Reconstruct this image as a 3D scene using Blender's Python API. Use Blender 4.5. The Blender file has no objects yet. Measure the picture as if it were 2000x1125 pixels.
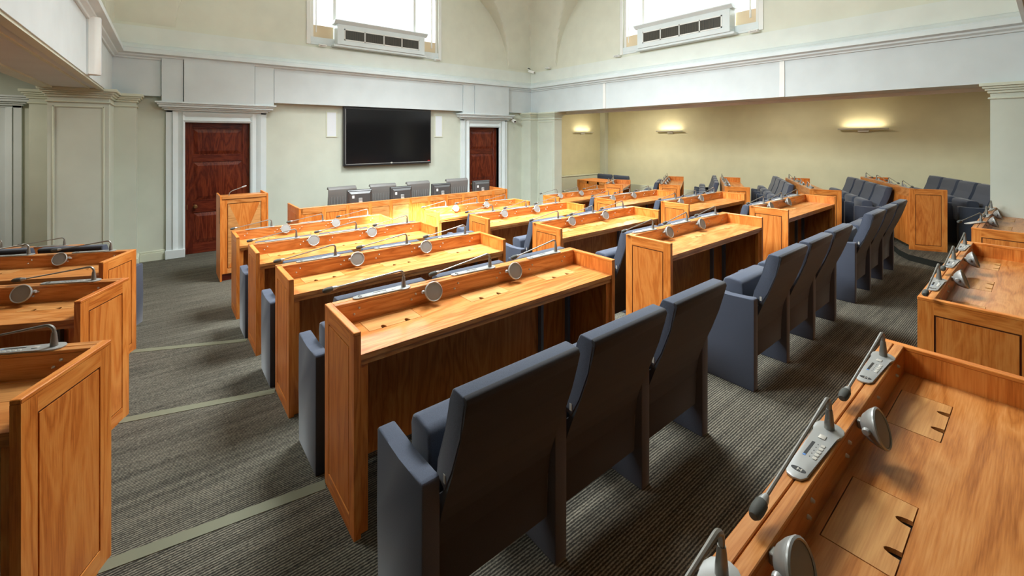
import bpy, bmesh, math, random
from mathutils import Vector, Matrix
random.seed(7)
S = bpy.context.scene
C = S.collection
R = math.radians
# ------------------------------------------------------------------ camera
CAMZ, FPX, Y0, YAW = 1.954, 845.44, 268.03, R(38.493)
cam = bpy.data.cameras.new('camera'); camo = bpy.data.objects.new('camera', cam); C.objects.link(camo)
camo.location = (0, 0, CAMZ); camo.rotation_euler = (R(90), 0, -YAW)
cam.sensor_width = 36; cam.lens = FPX / 2000 * 36; cam.shift_y = (Y0 - 562.5) / 2000; cam.clip_start = .03
S.camera = camo

def in_view(x, y, z, m=60):
    s, c = math.sin(YAW), math.cos(YAW)
    Z = x * s + y * c
    if Z < .12: return False
    u = 1000 + FPX * (x * c - y * s) / Z; v = Y0 - FPX * (z - CAMZ) / Z
    return -m < u < 2000 + m and -m < v < 1125 + m
# ------------------------------------------------------------------ materials
def newmat(name, base, rough=.5, metal=0., spec=.5):
    m = bpy.data.materials.new(name); m.use_nodes = True
    b = m.node_tree.nodes['Principled BSDF']
    b.inputs['Base Color'].default_value = (*base, 1); b.inputs['Roughness'].default_value = rough
    b.inputs['Metallic'].default_value = metal; b.inputs['Specular IOR Level'].default_value = spec
    return m, m.node_tree, b
def N(nt, t, **kw):
    n = nt.nodes.new(t)
    for k, v in kw.items(): setattr(n, k, v)
    return n
def ramp(nt, fac, stops):
    r = N(nt, 'ShaderNodeValToRGB'); e = r.color_ramp.elements
    while len(e) < len(stops): e.new(.5)
    for i, (p, col) in enumerate(stops): e[i].position = p; e[i].color = (*col, 1)
    nt.links.new(fac, r.inputs[0]); return r.outputs[0]
def bump(nt, b, h, strength, dist=.002):
    n = N(nt, 'ShaderNodeBump'); n.inputs['Strength'].default_value = strength; n.inputs['Distance'].default_value = dist
    nt.links.new(h, n.inputs['Height']); nt.links.new(n.outputs[0], b.inputs['Normal'])

def wood(name, axis, dark, mid, light, rough=.36, fine=1.):
    m, nt, b = newmat(name, mid, rough, 0, .45)
    tc = N(nt, 'ShaderNodeTexCoord'); oi = N(nt, 'ShaderNodeObjectInfo')
    add = N(nt, 'ShaderNodeVectorMath', operation='ADD')
    sc = N(nt, 'ShaderNodeMath', operation='MULTIPLY'); sc.inputs[1].default_value = 37.
    nt.links.new(oi.outputs['Random'], sc.inputs[0]); nt.links.new(tc.outputs['Object'], add.inputs[0]); nt.links.new(sc.outputs[0], add.inputs[1])
    def st(a, c):
        mp = N(nt, 'ShaderNodeMapping'); v = [c, c, c]; v['xyz'.index(axis)] = a
        mp.inputs['Scale'].default_value = v; nt.links.new(add.outputs[0], mp.inputs[0]); return mp.outputs[0]
    n1 = N(nt, 'ShaderNodeTexNoise'); n1.inputs['Scale'].default_value = 1; n1.inputs['Detail'].default_value = 5; n1.inputs['Distortion'].default_value = .7
    nt.links.new(st(.9, 6.), n1.inputs['Vector'])
    mul = N(nt, 'ShaderNodeMath', operation='MULTIPLY'); mul.inputs[1].default_value = 16
    nt.links.new(n1.outputs['Fac'], mul.inputs[0])
    fr = N(nt, 'ShaderNodeMath', operation='PINGPONG'); fr.inputs[1].default_value = 1.; nt.links.new(mul.outputs[0], fr.inputs[0])
    n2 = N(nt, 'ShaderNodeTexNoise'); n2.inputs['Scale'].default_value = 1; n2.inputs['Detail'].default_value = 4
    nt.links.new(st(9. * fine, 260. * fine), n2.inputs['Vector'])
    n3 = N(nt, 'ShaderNodeTexNoise'); n3.inputs['Scale'].default_value = 1; n3.inputs['Detail'].default_value = 2
    nt.links.new(st(.5, 2.2), n3.inputs['Vector'])
    mx = N(nt, 'ShaderNodeMath', operation='MULTIPLY_ADD'); mx.inputs[1].default_value = .34
    nt.links.new(fr.outputs[0], mx.inputs[0])
    k2 = N(nt, 'ShaderNodeMath', operation='MULTIPLY'); k2.inputs[1].default_value = .66; nt.links.new(n2.outputs['Fac'], k2.inputs[0])
    nt.links.new(k2.outputs[0], mx.inputs[2])
    m2 = N(nt, 'ShaderNodeMath', operation='MULTIPLY_ADD'); m2.inputs[1].default_value = .45
    nt.links.new(n3.outputs['Fac'], m2.inputs[0]); nt.links.new(mx.outputs[0], m2.inputs[2])
    col = ramp(nt, m2.outputs[0], [(.42, dark), (.68, mid), (.95, light)])
    nt.links.new(col, b.inputs['Base Color']); bump(nt, b, n2.outputs['Fac'], .08, .001)
    return m
OD, OM, OL = (.34, .100, .018), (.53, .190, .043), (.65, .285, .088)
OAKX = wood('oak_long_grain', 'x', OD, OM, OL, .28)
UD, UM, UL = (.44, .107, .013), (.64, .195, .032), (.74, .28, .06)
OAKY = wood('oak_cross_grain', 'y', UD, UM, UL)
OAKZ = wood('oak_upright_grain', 'z', UD, UM, UL)
OAKL = wood('oak_pale_inlay_and_sunlit', 'x', (.42, .17, .045), (.56, .25, .075), (.66, .33, .11))
OAKD = wood('oak_groove', 'z', (.07, .018, .004), (.10, .028, .006), (.13, .04, .009), .7)
OAKP = wood('oak_recess_panel', 'z', (.42, .10, .012), (.60, .178, .028), (.70, .255, .053), .4)
MAH = wood('mahogany', 'z', (.045, .007, .004), (.115, .018, .008), (.19, .036, .013), .24)
MAHX = wood('mahogany_rail', 'x', (.045, .007, .004), (.11, .017, .008), (.17, .03, .012), .24)

def paint(name, base, rough=.6, var=.04):
    m, nt, b = newmat(name, base, rough, 0, .3)
    n = N(nt, 'ShaderNodeTexNoise'); n.inputs['Scale'].default_value = 3; n.inputs['Detail'].default_value = 4
    tc = N(nt, 'ShaderNodeTexCoord'); nt.links.new(tc.outputs['Object'], n.inputs['Vector'])
    lo = tuple(c * (1 - var) for c in base); hi = tuple(min(1, c * (1 + var)) for c in base)
    nt.links.new(ramp(nt, n.outputs['Fac'], [(.3, lo), (.7, hi)]), b.inputs['Base Color'])
    n2 = N(nt, 'ShaderNodeTexNoise'); n2.inputs['Scale'].default_value = 90; nt.links.new(tc.outputs['Object'], n2.inputs['Vector'])
    bump(nt, b, n2.outputs['Fac'], .05, .001)
    return m
WALL = paint('wall_sage_paint', (.585, .61, .515))
WALLW = paint('wall_alcove_paint', (.63, .595, .40))
FRZ = paint('frieze_grey_white_paint', (.62, .67, .675))
PARA = paint('parapet_paint', (.70, .735, .68))
VAULT = paint('vault_cream_paint', (.69, .695, .585))
TRIM = paint('trim_grey_white_paint', (.68, .735, .735), .4)
TRIMG = paint('trim_sage_paint', (.62, .64, .51), .45)
WHITE = paint('white_paint', (.78, .78, .74), .45)
CREAM = paint('cream_reveal_paint', (.74, .60, .40), .6)

def carpet():
    m, nt, b = newmat('carpet_ribbed', (.1, .1, .09), .95, 0, .15)
    tc = N(nt, 'ShaderNodeTexCoord')
    w = N(nt, 'ShaderNodeTexWave', wave_type='BANDS', bands_direction='Y'); w.inputs['Scale'].default_value = 24; w.inputs['Distortion'].default_value = 1.6
    w.inputs['Detail'].default_value = 2; w.inputs['Detail Scale'].default_value = 6
    nt.links.new(tc.outputs['Object'], w.inputs['Vector'])
    mp = N(nt, 'ShaderNodeMapping'); mp.inputs['Scale'].default_value = (40, 90, 60); nt.links.new(tc.outputs['Object'], mp.inputs[0])
    n = N(nt, 'ShaderNodeTexNoise'); n.inputs['Scale'].default_value = 1.6; n.inputs['Detail'].default_value = 5; n.inputs['Roughness'].default_value = .75
    nt.links.new(mp.outputs[0], n.inputs['Vector'])
    mp2 = N(nt, 'ShaderNodeMapping'); mp2.inputs['Scale'].default_value = (1.5, 26, 10); nt.links.new(tc.outputs['Object'], mp2.inputs[0])
    n2 = N(nt, 'ShaderNodeTexNoise'); n2.inputs['Scale'].default_value = 1.; n2.inputs['Detail'].default_value = 3
    nt.links.new(mp2.outputs[0], n2.inputs['Vector'])
    a = N(nt, 'ShaderNodeMath', operation='MULTIPLY_ADD'); a.inputs[1].default_value = .34
    k = N(nt, 'ShaderNodeMath', operation='MULTIPLY'); k.inputs[1].default_value = .8; nt.links.new(n.outputs['Fac'], k.inputs[0])
    nt.links.new(w.outputs['Fac'], a.inputs[0]); nt.links.new(k.outputs[0], a.inputs[2])
    a2 = N(nt, 'ShaderNodeMath', operation='MULTIPLY_ADD'); a2.inputs[1].default_value = .34
    nt.links.new(n2.outputs['Fac'], a2.inputs[0]); nt.links.new(a.outputs[0], a2.inputs[2])
    nt.links.new(ramp(nt, a2.outputs[0], [(.45, (.011, .011, .009)), (.70, (.055, .051, .040)), (.98, (.235, .215, .165))]), b.inputs['Base Color'])
    bump(nt, b, a.outputs[0], .7, .006)
    return m
CARPET = carpet()
NOSE = paint('nosing_pale_green', (.155, .158, .105), .6)
def fabric(name, base):
    m, nt, b = newmat(name, base, .8, 0, .25)
    b.inputs['Sheen Weight'].default_value = .25; b.inputs['Sheen Roughness'].default_value = .4
    tc = N(nt, 'ShaderNodeTexCoord')
    n = N(nt, 'ShaderNodeTexNoise'); n.inputs['Scale'].default_value = 420; n.inputs['Detail'].default_value = 2; nt.links.new(tc.outputs['Object'], n.inputs['Vector'])
    nt.links.new(ramp(nt, n.outputs['Fac'], [(.3, tuple(c * .8 for c in base)), (.7, tuple(c * 1.2 for c in base))]), b.inputs['Base Color'])
    bump(nt, b, n.outputs['Fac'], .12, .001); return m
FAB = fabric('charcoal_blue_fabric', (.058, .068, .096))
FABB = fabric('charcoal_back_fabric', (.023, .023, .027))
GREY = paint('grey_leather', (.155, .15, .143), .45)
def plain(name, base, rough=.5, metal=0., spec=.5):
    m, nt, b = newmat(name, base, rough, metal, spec)
    n = N(nt, 'ShaderNodeTexNoise'); n.inputs['Scale'].default_value = 40
    tc = N(nt, 'ShaderNodeTexCoord'); nt.links.new(tc.outputs['Object'], n.inputs['Vector'])
    mr = N(nt, 'ShaderNodeMapRange'); mr.inputs['To Min'].default_value = rough * .9; mr.inputs['To Max'].default_value = min(1, rough * 1.1)
    nt.links.new(n.outputs['Fac'], mr.inputs[0]); nt.links.new(mr.outputs[0], b.inputs['Roughness']); return m
SILVER = plain('silver_plastic', (.38, .38, .365), .34, .3)
SPKRING = plain('speaker_housing_grey', (.26, .255, .24), .42, .2)
STEEL = plain('gooseneck_steel', (.27, .26, .235), .38, .6)
DKGREY = plain('dark_grey_foam', (.07, .07, .06), .75)
MIDGREY = plain('grille_grey', (.27, .27, .26), .6, .2)
BLACK = plain('black_plastic', (.012, .012, .013), .4)
SCREEN = plain('black_screen', (.006, .006, .007), .12)
BRACK = plain('bracket_grey_metal', (.17, .2, .23), .4, .1)
BRASS = plain('brass', (.62, .43, .20), .3, 1.)
SLATE = plain('grille_brown_metal', (.10, .085, .06), .5, .4)
KNOB = plain('jack_white_metal', (.58, .55, .49), .3, .3)
BLUE = plain('display_blue', (.1, .25, .6), .3)
RED = plain('red_mark', (.5, .02, .02), .4)
SPKPANEL = plain('white_grille_cloth', (.70, .73, .76), .7)
def glass():
    m = bpy.data.materials.new('window_glass'); m.use_nodes = True; nt = m.node_tree
    for n in list(nt.nodes): nt.nodes.remove(n)
    o = N(nt, 'ShaderNodeOutputMaterial'); mix = N(nt, 'ShaderNodeMixShader'); t = N(nt, 'ShaderNodeBsdfTransparent'); g = N(nt, 'ShaderNodeBsdfGlossy')
    t.inputs[0].default_value = (.95, .97, .97, 1); g.inputs['Roughness'].default_value = .02; mix.inputs[0].default_value = .06
    nt.links.new(t.outputs[0], mix.inputs[1]); nt.links.new(g.outputs[0], mix.inputs[2]); nt.links.new(mix.outputs[0], o.inputs[0]); return m
GLASS = glass()
def emit(name, col, st):
    m = bpy.data.materials.new(name); m.use_nodes = True; b = m.node_tree.nodes['Principled BSDF']
    b.inputs['Base Color'].default_value = (*col, 1); b.inputs['Emission Color'].default_value = (*col, 1); b.inputs['Emission Strength'].default_value = st; return m
LAMP = emit('lamp_warm', (1, .86, .62), 2)
# ------------------------------------------------------------------ mesh builder
class MB:
    def __init__(s): s.bm = bmesh.new(); s.mats = []
    def mi(s, m):
        if m not in s.mats: s.mats.append(m)
        return s.mats.index(m)
    def _add(s, fn, mat, bev=0., seg=1, M=None):
        b = bmesh.new(); fn(b)
        if bev > 0: bmesh.ops.bevel(b, geom=list(b.edges), offset=bev, segments=seg, profile=.5, affect='EDGES', clamp_overlap=True)
        if M is not None: b.transform(M)
        bmesh.ops.recalc_face_normals(b, faces=list(b.faces))
        i = s.mi(mat)
        me = bpy.data.meshes.new('t'); b.to_mesh(me); b.free()
        n0 = len(s.bm.faces); s.bm.from_mesh(me); bpy.data.meshes.remove(me)
        s.bm.faces.ensure_lookup_table()
        for f in s.bm.faces[n0:]: f.material_index = i
        return s
    def box(s, x0, x1, y0, y1, z0, z1, mat, bev=0., seg=1, M=None):
        def fn(b):
            bmesh.ops.create_cube(b, size=1, matrix=Matrix.Translation(((x0 + x1) / 2, (y0 + y1) / 2, (z0 + z1) / 2)) @ Matrix.Diagonal((abs(x1 - x0), abs(y1 - y0), abs(z1 - z0), 1)))
        return s._add(fn, mat, bev, seg, M)
    def prism(s, pts, axis, a0, a1, mat, bev=0., seg=1, M=None):
        """closed polygon in the two other axes (in xyz order) pushed along axis"""
        def fn(b):
            def P(p, a):
                if axis == 'x': return (a, p[0], p[1])
                if axis == 'y': return (p[0], a, p[1])
                return (p[0], p[1], a)
            v0 = [b.verts.new(P(p, a0)) for p in pts]; v1 = [b.verts.new(P(p, a1)) for p in pts]
            n = len(pts)
            b.faces.new(v0); b.faces.new(v1[::-1])
            for i in range(n): b.faces.new((v0[i], v0[(i + 1) % n], v1[(i + 1) % n], v1[i]))
        return s._add(fn, mat, bev, seg, M)
    def lathe(s, prof, mat, n=20, M=None):
        """profile of (r, z) about z"""
        def fn(b):
            rings = []
            for r, z in prof:
                if r < 1e-6: rings.append([b.verts.new((0, 0, z))])
                else: rings.append([b.verts.new((r * math.cos(2 * math.pi * i / n), r * math.sin(2 * math.pi * i / n), z)) for i in range(n)])
            for a, c in zip(rings, rings[1:]):
                for i in range(n):
                    j = (i + 1) % n
                    if len(a) == 1 and len(c) == 1: continue
                    if len(a) == 1: b.faces.new((a[0], c[i], c[j]))
                    elif len(c) == 1: b.faces.new((a[i], a[j], c[0]))
                    else: b.faces.new((a[i], a[j], c[j], c[i]))
        return s._add(fn, mat, 0, 1, M)
    def tube(s, pts, rad, mat, n=8):
        pts = [Vector(p) for p in pts]
        rads = rad if isinstance(rad, (list, tuple)) else [rad] * len(pts)
        def fn(b):
            rings = []; up = Vector((0, 1, 0.01))
            for i, p in enumerate(pts):
                d = (pts[min(i + 1, len(pts) - 1)] - pts[max(i - 1, 0)]).normalized()
                a = d.cross(up).normalized(); c = d.cross(a)
                rings.append([b.verts.new(p + (a * math.cos(2 * math.pi * k / n) + c * math.sin(2 * math.pi * k / n)) * rads[i]) for k in range(n)])
            for r0, r1 in zip(rings, rings[1:]):
                for k in range(n): b.faces.new((r0[k], r0[(k + 1) % n], r1[(k + 1) % n], r1[k]))
            b.faces.new(rings[0]); b.faces.new(rings[-1])
        return s._add(fn, mat)
    def build(s, name, parent=None, smooth=True, loc=None):
        me = bpy.data.meshes.new(name); s.bm.to_mesh(me); s.bm.free()
        for m in s.mats: me.materials.append(m)
        if smooth:
            me.shade_smooth(); me.set_sharp_from_angle(angle=R(38))
        o = bpy.data.objects.new(name, me); C.objects.link(o)
        if parent: o.parent = parent
        if loc: o.location = loc
        return o
def tag(o, label, cat, group=None, kind=None):
    o['label'] = label; o['category'] = cat
    if group: o['group'] = group
    if kind: o['kind'] = kind
    return o
def root(name, loc=(0, 0, 0), rz=0.):
    o = bpy.data.objects.new(name, None); o.empty_display_size = .1; C.objects.link(o); o.location = loc; o.rotation_euler = (0, 0, rz); return o
KIDS = {}
def kids(o):
    if o not in KIDS: KIDS[o] = [c for c in bpy.data.objects if c.parent == o]
    return KIDS[o]
USED = set()
def inst(proto, loc, rz):
    """first call uses the prototype itself, later ones copy it with its parts"""
    if proto.name in USED:
        o = cp(proto, None)
    else:
        o = proto; USED.add(proto.name); [kids(k) for k in kids(proto)]
    o.location = loc; o.rotation_euler = (0, 0, rz); return o
def cp(o, parent):
    n = o.copy(); C.objects.link(n); n.parent = parent
    for k in kids(o): cp(k, n)
    return n
def struct(name, mb, label, cat, parent=None, smooth=True):
    o = mb.build(name, parent, smooth)
    if not parent: tag(o, label, cat, kind='structure')
    return o
# ------------------------------------------------------------------ room dimensions
XL, XR = -.65, 7.645        # faces of the two long beams
YF, YB = 8.8, .1            # upper wall faces front / rear
ZB, ZC0, ZC1, ZP = 2.594, 3.16, 3.397, 3.67
XA, YA = 11.36, 9.4         # alcove walls
XW = -4.2                   # outer wall of the left aisle
YR = -3.2
Z1, Z2, Z3 = .2485, .168, .086
P1 = [(XW, 4.3), (-.185, 2.385), (.61, 2.265), (7.3, 2.335), (7.976, 2.44), (XA, 4.24)]
P2 = [(XW, 5.6), (-.205, 3.69), (.598, 3.45), (7.27, 3.52), (8.04, 3.775), (XA, 5.54)]
P3 = [(XW, 6.95), (-.228, 5.04), (.582, 4.665), (7.25, 4.735), (8.09, 5.155), (XA, 6.89)]
# floors
struct('floor', MB().box(XW, XA, YR, YA, -.12, 0, CARPET), 'ribbed grey-green carpet floor of the chamber', 'floor', smooth=False)
for nm, P, z0, z1, lb in (('floor_tier', P3, 0, Z3, 'lowest raised carpet tier under the desk rows'), ('floor_tier.001', P2, Z3, Z2, 'second raised carpet tier under the desk rows'), ('floor_tier.002', P1, Z2, Z1, 'top carpet tier below the rear desks')):
    struct(nm, MB().prism([(XW, YR)] + P + [(XA, YR)], 'z', z0, z1, CARPET), lb, 'floor', smooth=False)
pl = [(7.83, YR), (7.83, .72), (7.86, .95), (8.04, 1.27), (8.27, 1.41), (8.5, 1.5), (XA, 3.02), (XA, YR)]
b = MB().prism(pl, 'z', Z1, .329, CARPET)
struct('floor_platform', b, 'raised carpet platform with dark edge in the alcove', 'floor', smooth=False)
b = MB()
for p, q in zip(pl[1:6], pl[2:7]):
    d = Vector((q[0] - p[0], q[1] - p[1])).normalized(); n = Vector((-d.y, d.x)) * .006
    b.prism([p, q, (q[0] + n.x, q[1] + n.y), (p[0] + n.x, p[1] + n.y)], 'z', Z1, .331, plain('edge_dark_rubber', (.02, .024, .02), .5))
struct('trim_platform_edge', b, 'dark rubber edge of the alcove platform', 'trim', smooth=False)
for i, (P, z) in enumerate(((P1, Z1), (P2, Z2), (P3, Z3))):
    a, c = Vector(P[1]), Vector(P[2]); d = (c - a).normalized(); n = Vector((d.y, -d.x)); a = a - d * .02
    q = [tuple(a), tuple(c), tuple(c + n * .062), tuple(a + n * .062)]
    struct('trim_nosing' + ('.%03d' % i if i else ''), MB().prism(q, 'z', z, z + .003, NOSE),
           'pale green nosing strip across the carpet aisle, %s step up from the doors' % ['third', 'second', 'first'][i], 'trim', smooth=False)
# ------------------------------------------------------------------ walls
YT = 8.9
DOORX = [(-2.745, -1.82), (.222, 1.143), (5.74, 6.641)]
b = MB(); x = XW
for d0, d1 in DOORX:
    b.box(x, d0, YT, YT + .2, 0, 3.4, WALL); b.box(d0, d1, YT, YT + .2, 2.2, 3.4, WALL); x = d1
b.box(x, 7.66, YT, YT + .2, 0, 3.4, WALL)
struct('wall_front', b, 'pale sage wall behind the television and two doors', 'wall', smooth=False)
struct('wall_alcove_end', MB().box(7.66, XA + .2, YA, YA + .2, 0, 3.0, WALLW).box(7.66, 7.86, 8.53, YA, 0, 3., WALLW), 'warm olive end wall of the alcove', 'wall', smooth=False)
struct('wall_alcove', MB().box(XA, XA + .2, YR, YA, 0, 3.0, WALLW), 'long warm olive alcove wall with sconces', 'wall', smooth=False)
struct('wall_left', MB().box(XW - .2, XW, YR, YT + .2, 0, 3.0, WALL), 'outer wall of the aisle across from the alcove', 'wall', smooth=False)
struct('wall_rear', MB().box(XW, XA, YR - .2, YR, 0, 3.0, WALL), 'rear wall of the chamber', 'wall', smooth=False)
b = MB().box(8.2, XA + .2, YR, YA + .2, 2.95, 3.05, WALLW)
struct('ceiling_alcove', b, 'low alcove ceiling', 'ceiling', smooth=False)
struct('ceiling_aisle', MB().box(XW - .2, -1.19, YR, YT, 2.95, 3.05, WALL).box(-1.19, 8.2, YR, -.5, 2.95, 3.05, WALL), 'low aisle ceiling', 'ceiling', smooth=False)
# beams (the lower walls of the lantern)
b = MB().box(XR, 8.2, -.5, 8.9, ZB, 3.3, FRZ).box(XR, 8.2, -.5, 8.9, 3.3, ZP, PARA).box(8.2, 8.25, -.1, 8.9, ZB - .05, ZB + .06, WHITE)
for y in (2.71, 6.285): b.box(XR - .02, XR, y - .035, y + .035, ZB, ZC0, WHITE)
struct('wall_right', b, 'grey white beam over the alcove opening', 'wall', smooth=False)
b = MB().box(-1.19, XL, -.5, 8.9, ZB, 3.3, FRZ).box(-1.19, XL, -.5, 8.9, 3.3, ZP, PARA)
b.box(-1.25, -1.13, -.5, 8.0, ZB - .02, ZB, TRIMG).box(-.72, -.66, -.5, 8.0, ZB - .02, ZB, TRIMG).box(-.81, -.79, -.5, 8.0, ZB - .012, ZB, TRIMG)
struct('wall_left_beam', b, 'grey white beam over the aisle with brown-shaded soffit', 'wall', smooth=False)
struct('wall_rear_beam', MB().box(XL, XR, -.5, YB, ZB, ZP, FRZ), 'rear beam of the lantern', 'wall', smooth=False)
# frieze on the front wall
b = MB().box(XL, XR, 8.80, 8.9, 2.62, 3.3, FRZ)
b.box(XL, -.085, 8.79, 8.9, 2.6, 3.3, FRZ).box(1.5, 5.47, 8.76, 8.9, 2.573, 3.3, FRZ).box(6.83, XR, 8.79, 8.9, 2.594, 3.3, FRZ)
for a0, a1, a2, a3 in ((-.075, .205, 1.19, 1.5),):
    b.box(a0, a1 - .012, 8.74, 8.9, 2.51, 3.24, FRZ).box(a1, a2, 8.715, 8.9, 2.51, 3.24, FRZ).box(a2 + .008, a3 - .01, 8.74, 8.9, 2.51, 3.24, FRZ)
b.box(5.478, 5.79, 8.74, 8.9, 2.51, 3.24, FRZ).box(5.8, 6.83, 8.715, 8.9, 2.51, 3.24, FRZ)
struct('wall_front_frieze', b, 'grey white frieze of panels above the television', 'wall', smooth=False)
# cornice
PROF = [(0, 3.165), (.018, 3.165), (.022, 3.185), (.05, 3.205), (.052, 3.228), (.105, 3.243), (.105, 3.298), (.088, 3.303), (.092, 3.322), (.07, 3.345), (.04, 3.365), (.03, 3.385), (.012, 3.397), (0, 3.397)]
YC = 8.79
def cornice(name, mat, segs, label):
    b = MB()
    for kind, pos, sgn, a0, a1 in segs:
        def fn(bm):
            n = len(PROF); r0, r1 = [], []
            for d, z in PROF:
                if kind == 'x':  # runs along x on plane y=pos, sticks out in y by sgn
                    r0.append(bm.verts.new((a0 + d, pos + sgn * d, z))); r1.append(bm.verts.new((a1 - d, pos + sgn * d, z)))
                else:
                    r0.append(bm.verts.new((pos + sgn * d, a0 + d, z))); r1.append(bm.verts.new((pos + sgn * d, a1 - d, z)))
            for i in range(n - 1): bm.faces.new((r0[i], r0[i + 1], r1[i + 1], r1[i]))
        b._add(fn, mat)
    return struct(name, b, label, 'trim')
PROF = [(d * 1.3, z) for d, z in PROF]
cornice('trim_cornice', TRIM, [('x', YC, -1, XL, XR), ('y', XR, -1, YB, YC), ('y', XL, 1, YB, YC), ('x', YB, 1, XL, XR)], 'moulded cornice running round the lantern walls')
# upper lunette walls with window holes
ZWT, ZW0 = 5.45, 3.78
def upper(name, plane, lo, hi, c, label):
    b = MB(); w = 1.37
    for u0, u1, z0, z1 in ((lo, c - w, 3.4, 6.6), (c + w, hi, 3.4, 6.6), (c - w, c + w, 3.4, ZW0), (c - w, c + w, ZWT, 6.6)):
        if plane == 'F': b.box(u0, u1, 8.85, 9.1, z0, z1, VAULT)
        if plane == 'B': b.box(u0, u1, -.2, YB - .05, z0, z1, VAULT)
        if plane == 'R': b.box(XR + .05, XR + .3, u0, u1, z0, z1, VAULT)
        if plane == 'L': b.box(XL - .3, XL - .05, u0, u1, z0, z1, VAULT)
    struct(name, b, label, 'wall', smooth=False)
XC, YCN, YSK = 3.5, 4.45, 4.5
upper('wall_front_upper', 'F', XL - .3, XR + .3, XC, 'cream lunette wall with high window above the television')
upper('wall_right_upper', 'R', -.2, 9.1, YCN, 'cream lunette wall with high window above the alcove')
upper('wall_left_upper', 'L', -.2, 9.1, YCN, 'lunette wall above the aisle')
upper('wall_rear_upper', 'B', XL - .3, XR + .3, XC, 'rear lunette wall')
b = MB(); b.box(XL, XR, 8.79, 8.9, 3.3, ZP, PARA)
# parapet faces are the beams themselves, capped by a small bead
struct('wall_front_parapet', b, 'grey white parapet band above the cornice', 'wall', smooth=False)
# vaulted ceiling
def vault():
    RC, HC, A, Bh = 2.1, 2.62, 3.4, 2.45
    def axis(lo, hi, c, a):
        s = {lo - .07, hi + .07, lo, hi}
        for i in range(1, 22):
            d = RC * (1 - math.cos(math.pi / 2 * i / 21)); s |= {round(lo + d, 4), round(hi - d, 4)}
        for i in range(0, 26):
            d = a * math.sin(math.pi / 2 * i / 25); s |= {round(c + d, 4), round(c - d, 4)}
        for k in range(int((hi - lo) / .11)): s.add(round(lo + k * .11, 4))
        s |= {round(c + q, 4) for q in (-1.3, 1.3, -.9, 2.1)}; v = sorted(s); out = [v[0]]
        for q in v[1:]:
            if q - out[-1] > .006: out.append(q)
        return out
    xs = axis(XL, XR, XC, A); ys = axis(YB, YF, YCN, A)
    def zf(x, y):
        d = max(0, min(x - XL, XR - x, y - YB, YF - y))
        z = ZP + (HC * math.sqrt(max(0, 1 - (1 - min(d, RC) / RC) ** 2)))
        if abs(x - XC) < A: z = max(z, ZP + .02 + Bh * math.sqrt(1 - ((x - XC) / A) ** 2))
        if abs(y - YCN) < A: z = max(z, ZP + .02 + Bh * math.sqrt(1 - ((y - YCN) / A) ** 2))
        return min(z, ZP + HC)
    b = MB()
    def fn(bm):
        V = [[bm.verts.new((x, y, zf(x, y))) for y in ys] for x in xs]
        for i in range(len(xs) - 1):
            for j in range(len(ys) - 1):
                cx, cy = (xs[i] + xs[i + 1]) / 2, (ys[j] + ys[j + 1]) / 2
                if abs(cx - XC) < 1.3 and abs(cy - YSK) < 1.5: continue
                bm.faces.new((V[i][j], V[i][j + 1], V[i + 1][j + 1], V[i + 1][j]))
    b._add(fn, VAULT)
    return struct('ceiling', b, 'cream vaulted ceiling with lunettes and skylight opening', 'ceiling')
vault()
b = MB().box(XC - 1.5, XC + 1.5, YSK - 1.7, YSK - 1.3, 6.29, 6.5, WHITE).box(XC - 1.5, XC + 1.5, YSK + 1.3, YSK + 1.7, 6.29, 6.5, WHITE)
b.box(XC - 1.5, XC - 1.1, YSK - 1.3, YSK + 1.3, 6.29, 6.5, WHITE).box(XC + 1.1, XC + 1.5, YSK - 1.3, YSK + 1.3, 6.29, 6.5, WHITE)
sk = struct('window_5', b, 'white framed skylight in the vault crown', 'window', smooth=False)
MB().box(XC - 1.1, XC + 1.1, YSK - 1.3, YSK + 1.3, 6.46, 6.47, GLASS).build('pane', sk)
# windows: built in a local frame (x along wall, +y outwards through the wall), then placed
def window(name, loc, rz, label):
    t = root(name, loc, rz); tag(t, label, 'window', kind='structure')
    w, h = 1.37, ZWT - ZW0
    f = MB()
    for x in (-w, w - .06): f.box(x, x + .06, .02, .16, 0, h, WHITE, .004)
    f.box(-w, w, .02, .16, h - .06, h, WHITE, .004).box(-w, w, .02, .16, 0, .09, WHITE, .004)
    f.build('frame', t)
    for x in (-.94, .78):
        MB().box(x, x + .06, .05, .13, .09, h - .06, WHITE, .006).build('mullion', t)
    a = MB().box(-w - .075, -w, -.03, -.01, -.05, h + .06, WHITE, .004).box(w, w + .075, -.03, -.01, -.05, h + .06, WHITE, .004).box(-w - .075, w + .075, -.03, .02, h, h + .07, WHITE, .005)
    a.build('architrave', t)
    MB().box(-w, w, -.025, .06, -.05, .0, TRIM, .006).box(-w, w, -.02, .0, .0, .1, TRIM).build('sill', t)
    rv = MB().box(-w + .06, -.95, .03, .125, .09, .34, CREAM).box(.97, w - .06, .03, .125, .09, .34, CREAM); rv.build('lower_panel', t)
    MB().tube([(1.22, .03, .2), (1.22, .03, h)], .018, WHITE, 8).tube([(-1.26, .03, .2), (-1.26, .03, h)], .012, WHITE, 8).build('pipe', t)
    MB().box(-w + .05, w - .05, .10, .104, .09, h - .06, GLASS).build('pane', t)
    return t
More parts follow.
